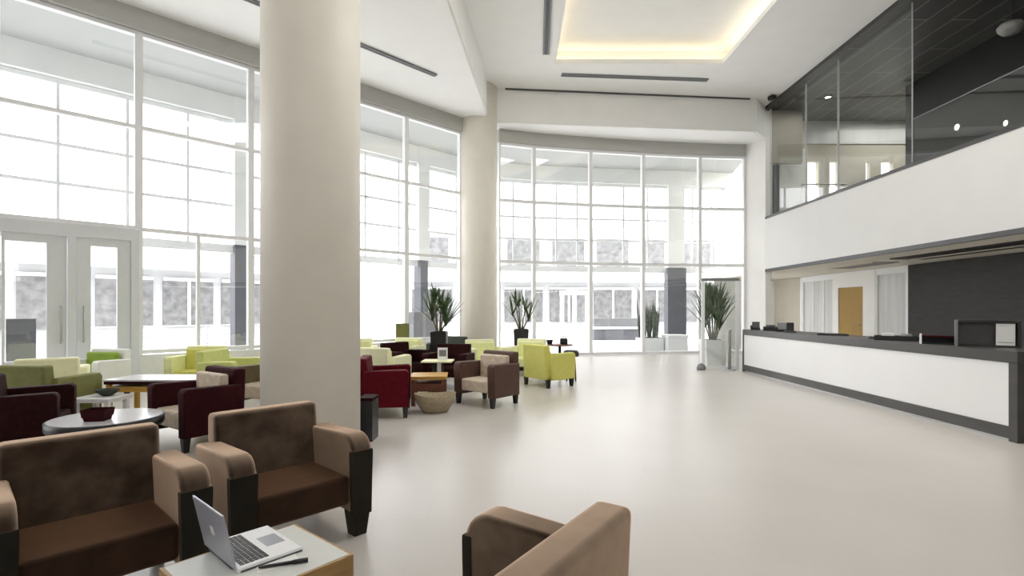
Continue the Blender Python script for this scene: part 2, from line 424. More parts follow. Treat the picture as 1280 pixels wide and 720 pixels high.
# upper level
struct(obj('ceiling_upper', bx(XB, 17, -4, 18.2, HC - .01, HC + .12), M['darkceil']))
struct(obj('trim_8', bx(XB - .06, XB + .10, -4, 16.85, HC - .10, HC + .0), M['coping']))
struct(obj('wall_upper_dark', bx(11.5, 11.7, -4, 15.2, 3.35, HC - .01), M['darkpanel']))
struct(obj('wall_upper_panel', bx(8.42, 9.50, 17.0, 17.15, 6.27, HC - .01), M['taupe']))
struct(obj('wall_upper_side', bx(8.42, 9.95, 17.5, 17.6, 3.35, 6.9), M['wall']))
bm = B()
xs = [(9.9, 10.02), (10.62, 11.0), (11.3, 12.25), (12.4, 12.78), (13.2, 17)]
for a, b in xs: box(bm, a, b, 18, 18.2, 3.35, 7.2)
for a, b in ((10.02, 10.62), (11.0, 11.3), (12.25, 12.4), (12.78, 13.2)): box(bm, a, b, 18, 18.2, 6.6, 7.2)
struct(obj('wall_upper_back', bm, M['beige']))
struct(obj('wall_upper_head', bx(9.9, 17, 17.95, 18.2, 7.2, HC - .01), M['frost']))
struct(obj('wall_upper_right', bx(17, 17.2, -4, 22, 0, HC + .2), M['beige']))
struct(obj('trim_9', bx(8.68, 8.84, 17.2, 17.32, 3.35, 6.27), M['slate']))
t = thing('handrail', 'thin steel handrail on the upper level seen through the balcony glass', 'handrail', (9.3, 16.2, 3.35))
obj('rail', tube(B(), [(-.3, 0, 2.03), (1.1, 0, 2.03)], .025), M['steel'], t, True)
for x in (-.25, 1.0): obj('leg', tube(B(), [(x, 0, 0), (x, 0, 2.02)], .018), M['steel'], t, True)
# glass
for i, (y0, y1, lab) in enumerate(((14.78, 16.8, 'full height glass sheet at the far end of the balcony'), (13.32, 14.74, 'full height balcony glass sheet, second from the far end'), (10.84, 13.28, 'wide full height balcony glass sheet beside the dark bulkhead'))):
    t = thing('glass_screen', lab, 'glass panel', (XB + .15, (y0 + y1) / 2, 4.47), 0, 'full height balcony glass')
    h = (y1 - y0) / 2
    obj('pane', bx(-.008, .008, -h, h, 0, HC - 4.6), M['balglass'], t)
    for s in (-h + .004, h - .004): obj('edge_strip', bx(-.012, .012, s - .004, s + .004, 0, HC - 4.6), M['frost'], t)
t = thing('glass_balustrade', 'low glass balustrade along the near part of the balcony', 'balustrade', (XB + .15, 3.4, 4.47))
for y0, y1 in ((-7.4, -3.2), (-3.18, 0), (.02, 3.6), (3.62, 7.4)): obj('pane', bx(-.008, .008, y0, y1, 0, .95), M['balglass'], t)
obj('top_edge', bx(-.012, .012, -7.4, 7.4, .95, .965), M['midgrey'], t)

def downlight(loc, label, r=.09, wall=False):
    t = thing('downlight', label, 'light', loc)
    if wall: t.rotation_euler = (0, PI / 2, 0)
    obj('ring', lathe(B(), [(r * .7, -.03), (r, -.03), (r, .0), (r * .7, 0)], n=20, cap=False), M['midgrey'], t)
    obj('lens', lathe(B(), [(.001, -.022), (r * .7, -.018), (r * .7, 0)], n=20), M['lampon'], t)
downlight((9.66, 15.9, HC - .01), 'round downlight glowing in the dark tiled ceiling over the balcony', .12)
downlight((11.49, 13.4, 6.17), 'small glowing disc standing in for a reflected light on the dark upper wall, nearer the far end', .10, True)  # glowing disc put in for a reflection, not a fitted wall light
downlight((11.49, 12.08, 5.80), 'small glowing disc standing in for a reflected light on the dark upper wall, nearest the right edge', .08, True)  # second reflected light, also built as a glowing disc
t = thing('pendant_lamp', 'grey round dome lamp hanging from the dark upper ceiling', 'lamp', (10.0, 10.43, 7.12))
obj('dome', lathe(B(), [(.02, -.14), (.13, -.12), (.2, -.05), (.22, .02), (.18, .08), (.05, .12)], n=28), M['globe'], t, True)
obj('rod', tube(B(), [(0, 0, .1), (0, 0, .875)], .015), M['coping'], t)
t = thing('ceiling_speaker', 'small black oval speaker on the ceiling by the balcony corner', 'speaker', (7.93, 15.85, HC))
obj('body', lathe(B(), [(.06, -.14), (.12, -.12), (.13, -.04), (.06, 0)], n=20), M['black'], t, True)
obj('bracket', tube(B(), [(0, 0, -.02), (.12, 0, -.005)], .012), M['darkgrey'], t)

# ------------------------------------------------------------------ reception counter
CX0, CX1, CY0, CY1 = 5.5, 6.25, 5.66, 12.42
t = thing('reception_counter', 'long reception counter with charcoal frame and plain white front', 'counter', (CX0, CY0, 0))
W, L = CX1 - CX0, CY1 - CY0
obj('countertop', bx(0, W, 0, L, .87, 1.0, .004), M['counter'], t)
obj('front_panel', bx(.015, .05, .1, L - .06, .165, .868), M['counterwhite'], t)
obj('plinth', bx(.0, W - .1, .1, L - .06, .03, .165), M['counter'], t)
obj('toe_kick', bx(.03, W - .12, .06, L - .08, 0, .03), M['steel'], t)
obj('end_panel', bx(0, W, 0, .1, 0, .87), M['counter'], t)
obj('end_panel', bx(0, W, L - .06, L, 0, .87), M['counter'], t)
obj('rear_board', bx(.4, .43, .1, L - .06, .03, .87), M['counter'], t)
ZC = 1.0
# display stand with white card
t = thing('display_stand', 'black framed display box holding a white card on counter, nearest the camera', 'display', (5.86, 6.42, ZC), math.radians(-38))
obj('back_panel', bx(-.28, .28, .05, .075, .02, .31), M['darkgrey'], t)
obj('frame_side', bx(-.30, -.27, -.07, .08, 0, .33, .003), M['midgrey'], t)
obj('frame_side', bx(.27, .30, -.07, .08, 0, .33, .003), M['black'], t)
obj('frame_top', bx(-.27, .27, -.07, .08, .30, .33), M['black'], t)
obj('frame_base', bx(-.27, .27, -.07, .08, 0, .025), M['black'], t)
t = thing('card', 'white leaflet standing in the black display box on the counter', 'card', (5.86, 6.42, ZC + .026), math.radians(-38))
obj('sheet', bx(.08, .25, -.05, -.046, 0, .262), M['paper'], t)
bm = B()
for k in range(9): box(bm, .095 + k * .016, .095 + k * .016 + .011, -.0515, -.0505, .03, .042)
obj('print', bm, M['ink'], t)
t = thing('letter_tray', 'low silver ended tray beside the black display box on the counter', 'tray', (5.78, 6.93, ZC), math.radians(-38))
obj('tray', box(box(B(), -.26, .26, -.12, .12, 0, .015), -.26, .26, .10, .12, .015, .09), M['black'], t)
obj('end_plate', bx(-.275, -.25, -.13, .13, 0, .13, .004), M['silver'], t)
obj('cover', bx(-.25, .26, -.10, .12, .09, .115, .004), M['plum'], t)
t = thing('pen_tray', 'low black tray of desk things before the bright frosted panel', 'tray', (5.78, 7.82, ZC), math.radians(-38))
obj('tray', box(box(box(B(), -.27, .27, -.12, .12, 0, .02), -.27, .27, -.12, -.10, .02, .07), -.27, .27, .10, .12, .02, .07), M['black'], t)
for x in (-.27, .25): obj('side', bx(x, x + .02, -.1, .1, .02, .07), M['black'], t)
obj('stapler', bx(-.18, -.02, -.03, .02, .02, .11, .01), M['white'], t)
obj('tape_dispenser', lathe(B(), [(.05, .02), (.07, .03), (.07, .09), (.05, .1)], .12, 0, 18), M['midgrey'], t, True)
tag(obj('computer_mouse', lathe(B(), [(.035, ZC), (.04, ZC + .012), (.03, ZC + .032), (.005, ZC + .038)], 5.75, 8.32, 16, 1, 1.5), M['black'], None, True), 'small black mouse on the counter left of the black tray', 'mouse')
t = thing('keyboard', 'thin black keyboard on the counter in front of the ochre door', 'keyboard', (5.8, 9.4, ZC), math.radians(-38))
obj('body', bx(-.24, .24, -.08, .08, 0, .025, .005), M['black'], t)
bm = B()
for r in range(4):
    for k in range(12): box(bm, -.22 + k * .037, -.19 + k * .037, -.065 + r * .034, -.037 + r * .034, .025, .036)
obj('keys', bm, M['darkgrey'], t)
def phone(loc, rz, label, m):
    t = thing('telephone', label, 'telephone', loc, rz)
    obj('base', prism(B(), [(-.1, -.11), (.1, -.11), (.1, .1), (-.1, .1)], 0, .05), M['black'], t)
    obj('screen', box(B(), -.07, .09, .0, .02, .05, .2, .006, xf=Matrix.Rotation(-.35, 4, 'X')), m, t)
    obj('handset', tube(B(), [(-.085, -.1, .06), (-.085, -.05, .085), (-.085, .05, .085), (-.085, .09, .065)], .024), M['black'], t, True)
phone((5.64, 12.05, ZC), math.radians(-25), 'black desk telephone at the far end of the counter', M['black'])
phone((5.72, 11.05, ZC), math.radians(-25), 'grey screened telephone on the counter, second from the far end', M['midgrey'])
t = thing('card_terminal', 'black upright payment terminal beside the grey telephone on the counter', 'terminal', (5.72, 10.7, ZC), math.radians(-25))
obj('body', bx(-.07, .07, -.06, .06, 0, .2, .015), M['black'], t)
obj('base', bx(-.11, .11, -.1, .1, 0, .03, .008), M['darkgrey'], t)
t = thing('printer', 'low flat black printer between the two telephones on the counter', 'printer', (5.80, 11.55, ZC), math.radians(-25))
obj('body', bx(-.2, .2, -.14, .14, 0, .09, .01), M['black'], t)
obj('paper_slot', bx(-.14, .04, -.09, .1, .09, .125, .01), M['darkgrey'], t)

# entrance screen, planter
def dracaena(loc, label, pot_mat, pot, leaf_z0, leaf_z1, spread, nst=5, nl=13, up0=.6):
    t = thing('potted_plant', label, 'plant', loc)
    kind, w, h = pot
    if kind == 'square':
        bm = B(); r = bmesh.ops.create_cube(bm, size=1)
        for v in r['verts']:
            k = w if v.co.z > 0 else w * .86
            v.co = Vector((v.co.x * k, v.co.y * k, (v.co.z + .5) * h))
        bmesh.ops.bevel(bm, geom=list(bm.edges), offset=.015, segments=2, affect='EDGES')
        p = obj('pot', bm, pot_mat, t)
    else:
        p = obj('pot', lathe(B(), [(w * .33, 0), (w * .5, h), (w * .47, h), (w * .44, h - .05)], n=28), pot_mat, t, True)
    obj('soil', lathe(B(), [(w * .42, h - .02), (w * .40, h + .006)], n=20), M['soil'], p)
    rnd = random.Random(int(loc[0] * 100) + 5)
    sb = B(); lb = B()
    for s in range(nst):
        a = s * 2.4 + rnd.random(); top = leaf_z0 + (leaf_z1 - leaf_z0) * (.12 + .5 * s / max(1, nst - 1))
        px, py = math.cos(a) * w * .12, math.sin(a) * w * .12
        tx, ty = math.cos(a) * spread * .38, math.sin(a) * spread * .38
        tube(sb, [(px, py, h - .03), ((px + tx) / 2, (py + ty) / 2, (h + top) / 2), (tx, ty, top)], .022, .014, 6)
        for k in range(nl):
            b = k * 2.399 + rnd.random() * .5; Ln = (leaf_z1 - top) * (.75 + .35 * rnd.random()) + .12
            up = up0 + (1.42 - up0) * rnd.random()
            dz = math.sin(up); dr = math.cos(up)
            w2 = .028
            base = Vector((tx, ty, top - .08 + .1 * rnd.random())); dirv = Vector((math.cos(b) * dr, math.sin(b) * dr, dz))
            side = Vector((-math.sin(b), math.cos(b), 0))
            pts = []
            for i in range(5):
                f = i / 4
                c = base + dirv * Ln * f * .85 + Vector((0, 0, -Ln * .28 * f * f * dr))
                ww = w2 * (1 - f ** 2.2) * (.6 + f if f < .4 else 1) + .001
                pts.append((lb.verts.new(c - side * ww), lb.verts.new(c + side * ww)))
            for (a1, b1), (c1, d1) in zip(pts, pts[1:]): lb.faces.new((a1, b1, d1, c1))
    obj('stems', sb, M['stem'], t, True); obj('foliage', lb, M['leaf'], t)
    return t
dracaena((-1.56, 11.15, 0), 'spiky palm in a tall black tapered pot behind the maroon armchairs', M['black'], ('square', .34, 1.0), 1.05, 2.06, .42, 5, 20, .75)
dracaena((.22, 12.6, 0), 'spiky palm in a black pot before the back windows, right of the corner column', M['black'], ('square', .36, 1.0), 1.15, 2.0, .62, 5, 10)
dracaena((5.30, 13.72, 0), 'dense dark green palm in a white square pot beside the counter', M['white'], ('square', .56, .68), .8, 2.38, .5, 10, 17, .8)
t = thing('entrance_screen', 'grey framed glass screen in front of the palm with the white pot', 'glass screen', (4.72, 12.95, 0), math.atan2(-.1, .86))
for x in (.035, .85): obj('post', bx(x - .035, x + .035, -.035, .035, 0, 2.18), M['doorframe'], t)
obj('header', bx(.0, .89, -.04, .04, 2.18, 2.25), M['midgrey'], t)
obj('pane', bx(.07, .815, -.005, .005, .06, 2.18), M['screen'], t)
obj('bottom_rail', bx(.07, .815, -.03, .03, 0.0, .07), M['doorframe'], t)
t = thing('stanchion', 'polished steel barrier post standing at the far end of the counter', 'barrier post', (5.28, 12.62, 0))
obj('base', lathe(B(), [(.15, 0), (.15, .015), (.03, .03)], n=24), M['steel'], t, True)
obj('pole', lathe(B(), [(.035, .02), (.035, .93), (.045, .94), (.045, .99), (.01, 1.0)], n=18), M['steel'], t, True)
tag(obj('doorstop', lathe(B(), [(.10, 0), (.11, .05), (.08, .13), (.02, .16)], 4.62, 12.7, 18), M['midgrey'], None, True), 'small grey ball doorstop on the floor by the glass screen post', 'doorstop')

# ------------------------------------------------------------------ armchairs
def arm_bm(s, R=.11, taper=0, z0=.15, za=.65):
    bm = B()
    prof = [(-.37, z0), (.22, z0), (.22, za - .015), (-.37 + R, za)]
    for k in range(1, 6):
        a = PI / 2 * k / 5; prof.append((-.37 + R - R * math.sin(a), za - R + R * math.cos(a)))
    a = [bm.verts.new((s * .36 - .07, y, z)) for y, z in prof]; b = [bm.verts.new((s * .36 + .07, y, z)) for y, z in prof]
    n = len(prof); bm.faces.new(a); bm.faces.new(b[::-1])
    for i in range(n): bm.faces.new((a[i], a[(i + 1) % n], b[(i + 1) % n], b[i]))
    bmesh.ops.bevel(bm, geom=[e for e in bm.edges if abs(e.verts[0].co.x - e.verts[1].co.x) < 1e-5], offset=.024, segments=3, affect='EDGES', profile=.6)
    if taper:
        for v in bm.verts:
            k = 1 - taper * max(0, (.55 - v.co.z) / .4); v.co.x = s * .36 + (v.co.x - s * .36) * k
    return bm
def facing_bm(s):
    bm = B(); a = []
    for z, w in ((.14, .0630), (.35, .0680), (.50, .0725), (.535, .073), (.55, .071)):
        a.append((bm.verts.new((s * .36 - w, -.379, z)), bm.verts.new((s * .36 + w, -.379, z)), bm.verts.new((s * .36 + w, -.335, z)), bm.verts.new((s * .36 - w, -.335, z))))
    for p, q in zip(a, a[1:]):
        for i in range(4): bm.faces.new((p[i], p[(i + 1) % 4], q[(i + 1) % 4], q[i]))
    bm.faces.new(a[0]); bm.faces.new(a[-1])
    return bm
def back_bm(tilt=.05, zt=.80):
    bm = B(); r = bmesh.ops.create_cube(bm, size=1)
    for v in r['verts']:
        z = .15 + (v.co.z + .5) * (zt - .15)
        y = .205 + v.co.y * (.17 if v.co.z < 0 else .135) + tilt * (v.co.z + .5)
        v.co = Vector((v.co.x * (.68 if v.co.z < 0 else .665), y, z))
    bmesh.ops.bevel(bm, geom=list(bm.edges), offset=.030, segments=3, affect='EDGES', profile=.55)
    return bm
def make_chair(outer, seat, inner, label, group, loc, rz, front_legs=.075):
    t = thing('armchair', label, 'armchair', loc, rz, group)
    obj('seat', bx(-.295, .295, -.345, .16, .21, .395, .028, 3), seat, t, True)
    obj('backrest', back_bm(), outer, t, True)
    if inner: obj('back_cushion', bx(-.285, .285, .06, .155, .37, .75, .03, 3), inner, t, True)
    for s in (-1, 1):
        big = front_legs > .105
        obj('armrest', arm_bm(s, .11 if big else .045, .14 if big else 0), outer, t, True)
        obj('leg', taper_leg(s * .36, -.37 + front_legs / 2 + .003, .155, .085 if big else .05, front_legs), M['facing'] if big else M['legdark'], t)
        if big: obj('front_facing', facing_bm(s), M['facing'], t)
        obj('leg', taper_leg(s * .33, .23, .16, .05, .07), M['legdark'], t)
    for c in t.children:
        if c.name.startswith(('seat', 'back', 'armrest')):
            md = c.modifiers.new('wn', 'WEIGHTED_NORMAL'); md.keep_sharp = True
    return t
def ang(fx, fy): return math.atan2(fx, -fy)
GB = 'brown velvet armchairs'
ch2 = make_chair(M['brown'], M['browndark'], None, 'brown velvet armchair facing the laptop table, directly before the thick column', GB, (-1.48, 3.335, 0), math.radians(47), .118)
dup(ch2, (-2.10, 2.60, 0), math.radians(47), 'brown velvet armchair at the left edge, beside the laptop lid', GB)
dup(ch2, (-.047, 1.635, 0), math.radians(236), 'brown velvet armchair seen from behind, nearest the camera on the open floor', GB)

GM = 'maroon armchairs'
make_chair(M['maroondark'], M['maroondark'], None, 'very dark maroon armchair turned side on, left of the round table', GM, (-4.94, 5.22, 0), ang(.87, .5))
make_chair(M['plum'], M['cream'], M['cream'], 'dark plum armchair with cream seat between the round table and the thick column', GM, (-3.44, 5.77, 0), ang(-.56, -.83))
make_chair(M['maroon'], M['maroon'], None, 'bright maroon armchair side on, just right of the thick column', GM, (-1.82, 7.33, 0), ang(.99, .15))
make_chair(M['umber'], M['cream'], M['cream'], 'umber leather armchair with cream patterned seat beside the low wooden table', 'two tone armchairs', (-.346, 8.16, 0), ang(-.65, -.76))
k1 = make_chair(M['maroondark'], M['maroondark'], None, 'dark maroon armchair behind the small side table with the picture card', GM, (-1.18, 9.92, 0), ang(-.2, -.98))
dup(k1, (-2.2, 10.5, 0), ang(.8, -.6), 'dark maroon armchair just left of the tall black plant pot', GM)
GY = 'yellow and lime armchairs'
make_chair(M['yellow'], M['lime'], None, 'yellow green armchair standing alone at the right end of the seating', GY, (.66, 10.06, 0), ang(.8, .6))
l1 = make_chair(M['palelem'], M['lime'], M['lime'], 'pale lemon armchair beside the corner column, left of the black potted palm', GY, (-.62, 11.45, 0), ang(.4, -.9))
dup(l1, (.38, 11.72, 0), ang(-.3, -.95), 'pale lemon armchair half hidden behind the yellow green armchair', GY)
dup(l1, (-3.5, 11.8, 0), ang(.3, -.95), 'pale lemon armchair by the window, just right of the thick column', GY)
dup(l1, (-2.5, 12.15, 0), ang(-.2, -.98), 'pale lemon armchair by the window, left of the dark green armchair', GY)
dup(l1, (-2.36, 9.3, 0), ang(.3, .95), 'pale lemon armchair behind the bright maroon armchair', GY)
make_chair(M['darkgreen'], M['darkgreen'], None, 'dark green armchair behind the tall black plant pot', GY, (-1.55, 12.85, 0), ang(-.6, -.8))
o1 = make_chair(M['olive'], M['lime'], None, 'olive green armchair at the left edge, behind the dark maroon armchair', GY, (-5.78, 6.42, 0), ang(.08, 1))
make_chair(M['palelem'], M['lime'], M['lime'], 'pale lemon armchair between the olive armchair and the white armchair with green inside', GY, (-6.48, 7.29, 0), ang(-.6, .8))
make_chair(M['whitecloth'], M['green'], M['green'], 'white armchair with leaf green inside by the glass doors', GY, (-6.86, 8.6, 0), ang(-.15, -1))
make_chair(M['lime'], M['yellow'], M['yellow'], 'lime armchair with yellow inside under the window left of the slate pillar', GY, (-5.6, 9.35, 0), ang(.1, -1))
make_chair(M['limegreen'], M['whitecloth'], None, 'yellow green armchair side on, behind the long table and under the window', GY, (-4.68, 8.55, 0), ang(1, -.1))
make_chair(M['olivebrown'], M['cream'], None, 'olive brown armchair behind the dark plum armchair', GY, (-3.52, 7.6, 0), ang(-.35, -.93))
# olive side chair with tall back
t = thing('side_chair', 'olive upright side chair standing against the window', 'chair', (-2.75, 13.05, 0), ang(.2, -1))
obj('seat', bx(-.2, .2, -.2, .2, .42, .48, .02), M['olive'], t)
obj('backrest', bx(-.17, .17, .18, .23, .55, 1.12, .02), M['olive'], t)
for x in (-.17, .17):
    obj('leg', taper_leg(x, -.17, .43, .03, .04), M['legdark'], t); obj('leg', taper_leg(x, .2, .58, .03, .04), M['legdark'], t)

# ------------------------------------------------------------------ tables
# laptop table
t = thing('coffee_table', 'pale topped square wooden table holding the laptop', 'table', (-1.012, 2.08, 0), math.atan2(.415, .345))
hx, hy = .275, .24
obj('tabletop', bx(-hx + .012, hx - .012, -hy + .012, hy - .012, .425, .45, .002), M['tabletop'], t)
bm = B(); box(bm, -hx, hx, -hy, -hy + .012, .36, .447); box(bm, -hx, hx, hy - .012, hy, .36, .447); box(bm, -hx, -hx + .012, -hy + .012, hy - .012, .36, .447); box(bm, hx - .012, hx, -hy + .012, hy - .012, .36, .447)
obj('apron', bm, M['wood'], t)
for sx in (-1, 1):
    for sy in (-1, 1): obj('leg', bx(sx * (hx - .035) - .03, sx * (hx - .035) + .03, sy * (hy - .035) - .03, sy * (hy - .035) + .03, 0, .425, .004), M['wood'], t)

# laptop: local x along hinge (user on +y side), lid hinged at y=-.12
lt = thing('laptop', 'open silver laptop with black keys on the pale square table', 'laptop', (-1.078, 2.175, .451), math.atan2(-.67, .75))
lw, ld = .165, .125
obj('base', bx(-lw, lw, -ld, ld, 0, .018, .004), M['silver'], lt)
kb = B()
for r in range(6):
    for k in range(13): box(kb, -.145 + k * .0225, -.145 + k * .0225 + .0185, -.108 + r * .0185, -.108 + r * .0185 + .0145, .018, .0205)
obj('keys', kb, M['black'], lt)
obj('trackpad', bx(-.055, .055, .03, .105, .0178, .0188), M['silverlid'], lt)
ob = obj('edge_band', bx(-lw - .001, lw + .001, -ld + .01, ld + .001, -.001, .007), M['darkgrey'], lt)
lid_xf = Matrix.Translation((0, -ld - .003, .016)) @ Matrix.Rotation(math.radians(12), 4, 'X')
lid = obj('lid', box(B(), -lw, lw, -.008, 0, 0, .225, .0035, xf=lid_xf), M['silverlid'], lt)
obj('screen', box(B(), -lw + .012, lw - .012, 0, .001, .015, .215, xf=lid_xf), M['black'], lid)
obj('emblem', box(B(), -.018, .018, -.0092, -.008, .10, .135, .0005, xf=lid_xf), M['white'], lid)
obj('hinge', tube(B(), [(-.12, -ld - .002, .012), (.12, -ld - .002, .012)], .009), M['darkgrey'], lt, True)
# pen
t = thing('pen', 'thick black pen lying on the pale table beside the laptop', 'pen', (-.895, 2.035, .459), math.atan2(.064, .166))
obj('barrel', tube(B(), [(-.088, 0, 0), (-.075, 0, 0), (.04, 0, 0)], .004, .0075, 10), M['black'], t, True)
obj('cap', tube(B(), [(.035, 0, 0), (.09, 0, 0)], .0088, .0088, 12), M['black'], t, True)
tag(obj('paper_sheet', box(B(), -.075, .075, -.05, .05, .4502, .4512, xf=Matrix.Translation((-.93, 2.06, 0)) @ Matrix.Rotation(.55, 4, 'Z')), M['paper']), 'small white paper sheet under the black pen', 'paper')

# round table
t = thing('round_table', 'low round table with glossy pale top and thick black rim', 'table', (-3.80, 4.88, 0))
obj('tabletop', lathe(B(), [(.435, .43), (.435, .452)], n=56), M['whitetop'], t)
obj('rim', lathe(B(), [(.30, .35), (.44, .36), (.452, .38), (.452, .445), (.436, .448), (.436, .43)], n=56), M['black'], t, True)
obj('pedestal', lathe(B(), [(.26, 0), (.27, .02), (.20, .05), (.20, .35)], n=40), M['black'], t, True)
bm = B(); r = bmesh.ops.create_cube(bm, size=1)
for v in r['verts']:
    k = .20 if v.co.z > 0 else .155
    v.co = Vector((v.co.x * k, v.co.y * k * .8, (v.co.z + .5) * .105))
top = [f for f in bm.faces if all(v.co.z > .1 for v in f.verts)]
r = bmesh.ops.inset_region(bm, faces=top, thickness=.012)
for f in top:
    for v in f.verts: v.co.z -= .07
bowl = tag(obj('bowl', bm, M['plum']), 'dark plum square tapered bowl on the round table', 'bowl'); bowl.location = (-3.76, 4.72, .453); bowl.rotation_euler = (0, 0, .15)

def simple_table(name, label, loc, rz, hx, hy, z, th, top_m, edge_m, leg_m, shelf=None, lw=.05):
    t = thing(name, label, 'table', loc, rz)
    obj('tabletop', bx(-hx, hx, -hy, hy, z - .02, z, .003), top_m, t)
    obj('apron', bx(-hx + .01, hx - .01, -hy + .01, hy - .01, z - th, z - .02), edge_m, t)
    for sx in (-1, 1):
        for sy in (-1, 1): obj('leg', bx(sx * (hx - .05) - lw / 2, sx * (hx - .05) + lw / 2, sy * (hy - .05) - lw / 2, sy * (hy - .05) + lw / 2, 0, z - th), leg_m, t)
    if shelf: obj('shelf', bx(-hx + .03, hx - .03, -hy + .03, hy - .03, shelf[0], shelf[1]), shelf[2], t)
    return t
simple_table('long_table', 'long low table with dark plum edged top beside the leaf green armchair', (-4.62, 6.95, 0), 0, .62, .30, .56, .06, M['whitetop'], M['plum'], M['honey'], (.40, .47, M['honey']))
simple_table('side_table', 'small white table in front of the long plum edged table', (-5.02, 6.36, 0), 0, .24, .2, .40, .05, M['white'], M['white'], M['white'], None, .05)
tag(obj('dark_bowl', lathe(B(), [(.05, .402), (.1, .44), (.13, .48), (.12, .48), (.09, .445), (.03, .41)], -4.98, 6.4, 24), M['darkgreen'], None, True), 'dark bowl on the small white table', 'bowl')
simple_table('low_table', 'low red brown wooden table with honey top beside the bright maroon armchair', (-1.29, 8.13, 0), .1, .28, .28, .45, .05, M['honey'], M['honey'], M['redwood'], (.22, .335, M['redwood']), .06)
t = thing('side_table', 'small pedestal table with pale yellow top holding the picture card', 'table', (-1.28, 8.98, 0))
obj('tabletop', bx(-.26, .26, -.22, .22, .565, .59, .004), M['palelem'], t)
obj('pedestal', bx(-.09, .09, -.09, .09, .03, .565, .004), M['black'], t)
obj('base', bx(-.19, .19, -.17, .17, 0, .03, .005), M['black'], t)
obj('white_strip', bx(.0, .07, -.096, -.09, .28, .56), M['paper'], t)
t = thing('menu_card', 'grey and white picture card standing on the small pedestal table', 'card', (-1.19, 8.92, .591), .1)
obj('sheet', box(B(), -.085, .085, -.004, .004, 0, .22, xf=Matrix.Rotation(-.12, 4, 'X')), M['paper'], t)
obj('picture', box(B(), -.06, .06, -.0055, -.004, .07, .18, xf=Matrix.Rotation(-.12, 4, 'X')), M['midgrey'], t)
simple_table('side_table', 'small dark plum table behind the bright maroon armchair', (-2.35, 8.42, 0), 0, .28, .24, .52, .06, M['plum'], M['plum'], M['legdark'], (.36, .42, M['plum']))
# boat shaped basin
bm = B()
lathe(bm, [(.17, 0), (.21, .05), (.27, .15), (.30, .245), (.285, .25), (.25, .16), (.19, .06), (.05, .03)], n=40, sx=1, sy=.72)
for v in bm.verts: v.co.z += .35 * v.co.x ** 2 * (v.co.z / .25)
o = tag(obj('basin', bm, M['basket'], None, True), 'beige boat shaped woven basin on the floor before the low wooden table', 'basin'); o.location = (-1.10, 7.42, 0); o.rotation_euler = (0, 0, .2)
# black bin by the column
t = thing('waste_bin', 'black waste bin on the floor tucked behind the thick column', 'bin', (-1.635, 5.86, 0))
obj('body', prism(B(), [(-.062, -.13), (.095, -.13), (.095, .13), (-.06, .13)], 0, .45), M['black'], t)
obj('lid', prism(B(), [(-.062, -.135), (.1, -.135), (.1, .135), (-.06, .135)], .45, .485), M['maroondark'], t)
# table and bags at right end
t = thing('bistro_table', 'small round brown topped table behind the yellow green armchair', 'table', (1.02, 11.1, 0))
obj('tabletop', lathe(B(), [(.27, .70), (.28, .715), (.27, .73)], n=32), M['redwood'], t)
obj('stem', lathe(B(), [(.03, .02), (.03, .70)], n=14), M['black'], t, True)
obj('base', lathe(B(), [(.2, 0), (.2, .015), (.04, .03)], n=28), M['black'], t, True)
t = thing('bag', 'black bag standing on the small round brown topped table', 'bag', (1.10, 11.05, .731))
obj('body', bx(-.08, .08, -.06, .06, 0, .13, .025, 3), M['black'], t, True)
obj('handle', tube(B(), [(-.04, 0, .125), (-.03, 0, .16), (.03, 0, .16), (.04, 0, .125)], .009), M['black'], t, True)
t = thing('black_stool', 'black stool beside the round brown topped table, right of the yellow green armchair', 'stool', (1.22, 10.72, 0))
obj('seat', lathe(B(), [(.14, .50), (.16, .52), (.16, .60), (.12, .63)], n=24), M['black'], t, True)
for a in range(4): obj('leg', tube(B(), [(.13 * math.cos(a * PI / 2 + .7), .13 * math.sin(a * PI / 2 + .7), 0), (.1 * math.cos(a * PI / 2 + .7), .1 * math.sin(a * PI / 2 + .7), .51)], .014), M['black'], t, True)
tag(obj('dark_pot', lathe(B(), [(.05, .731), (.07, .80), (.065, .83), (.03, .83)], .80, 11.05, 20), M['black'], None, True), 'little black pot on the left of the round brown topped table', 'pot')

# ------------------------------------------------------------------ outside
OL = 21.5
def OY(x): return x + OL
obk = [(-1.6, 19.9), (.9, 20.6), (3.5, 21.0), (6.6, 21.4), (9.2, 21.8)]
struct(obj('arcade_ceiling', prism(B(), [(LX[0] - .8, LY(LX[0] - .8) + .2), (-1.3, LY(-1.3) + .25), (-.42, 16.1)] + [(x, y + .1) for x, y in back[1:]] + [(8.4, 17.7), (9.3, 22.2)] + [(x, y + .3) for x, y in obk[::-1]] + [(-15.5, OY(-15.5) + .3)], 7.15, 7.35), M['arcadeceil']))
bm = B()
xs = [-15.6, -11.42, -7.36, -3.2]
for x in xs: post(bm, x, OY(x), PI / 4, .46, .4, 3.2, 7.15)
for x, y in ((-1.6, 19.9), (6.7, 21.42), (9.2, 21.8)): post(bm, x, y, 0.1, .7, .4, 3.2, 7.15)
beam(bm, (-15.6, OY(-15.6), 6.86), (-1.6, 19.9, 6.86), .35, .6)
for a, b in zip(obk, obk[1:]): beam(bm, (*a, 6.86), (*b, 6.86), .35, .6)
struct(obj('arcade_frame', bm, M['arcade']))
bm = B()
for z, h in ((6.5, .1), (5.12, .07), (4.26, .07), (3.1, .22)):
    beam(bm, (-15.6, OY(-15.6), z), (-1.6, 19.9, z), .08, h)
    for a, b in zip(obk, obk[1:]): beam(bm, (*a, z), (*b, z), .08, h)
x = -15.3
while x < -1.8:
    post(bm, x, OY(x), PI / 4, .06, .08, 3.1, 6.56); x += .88
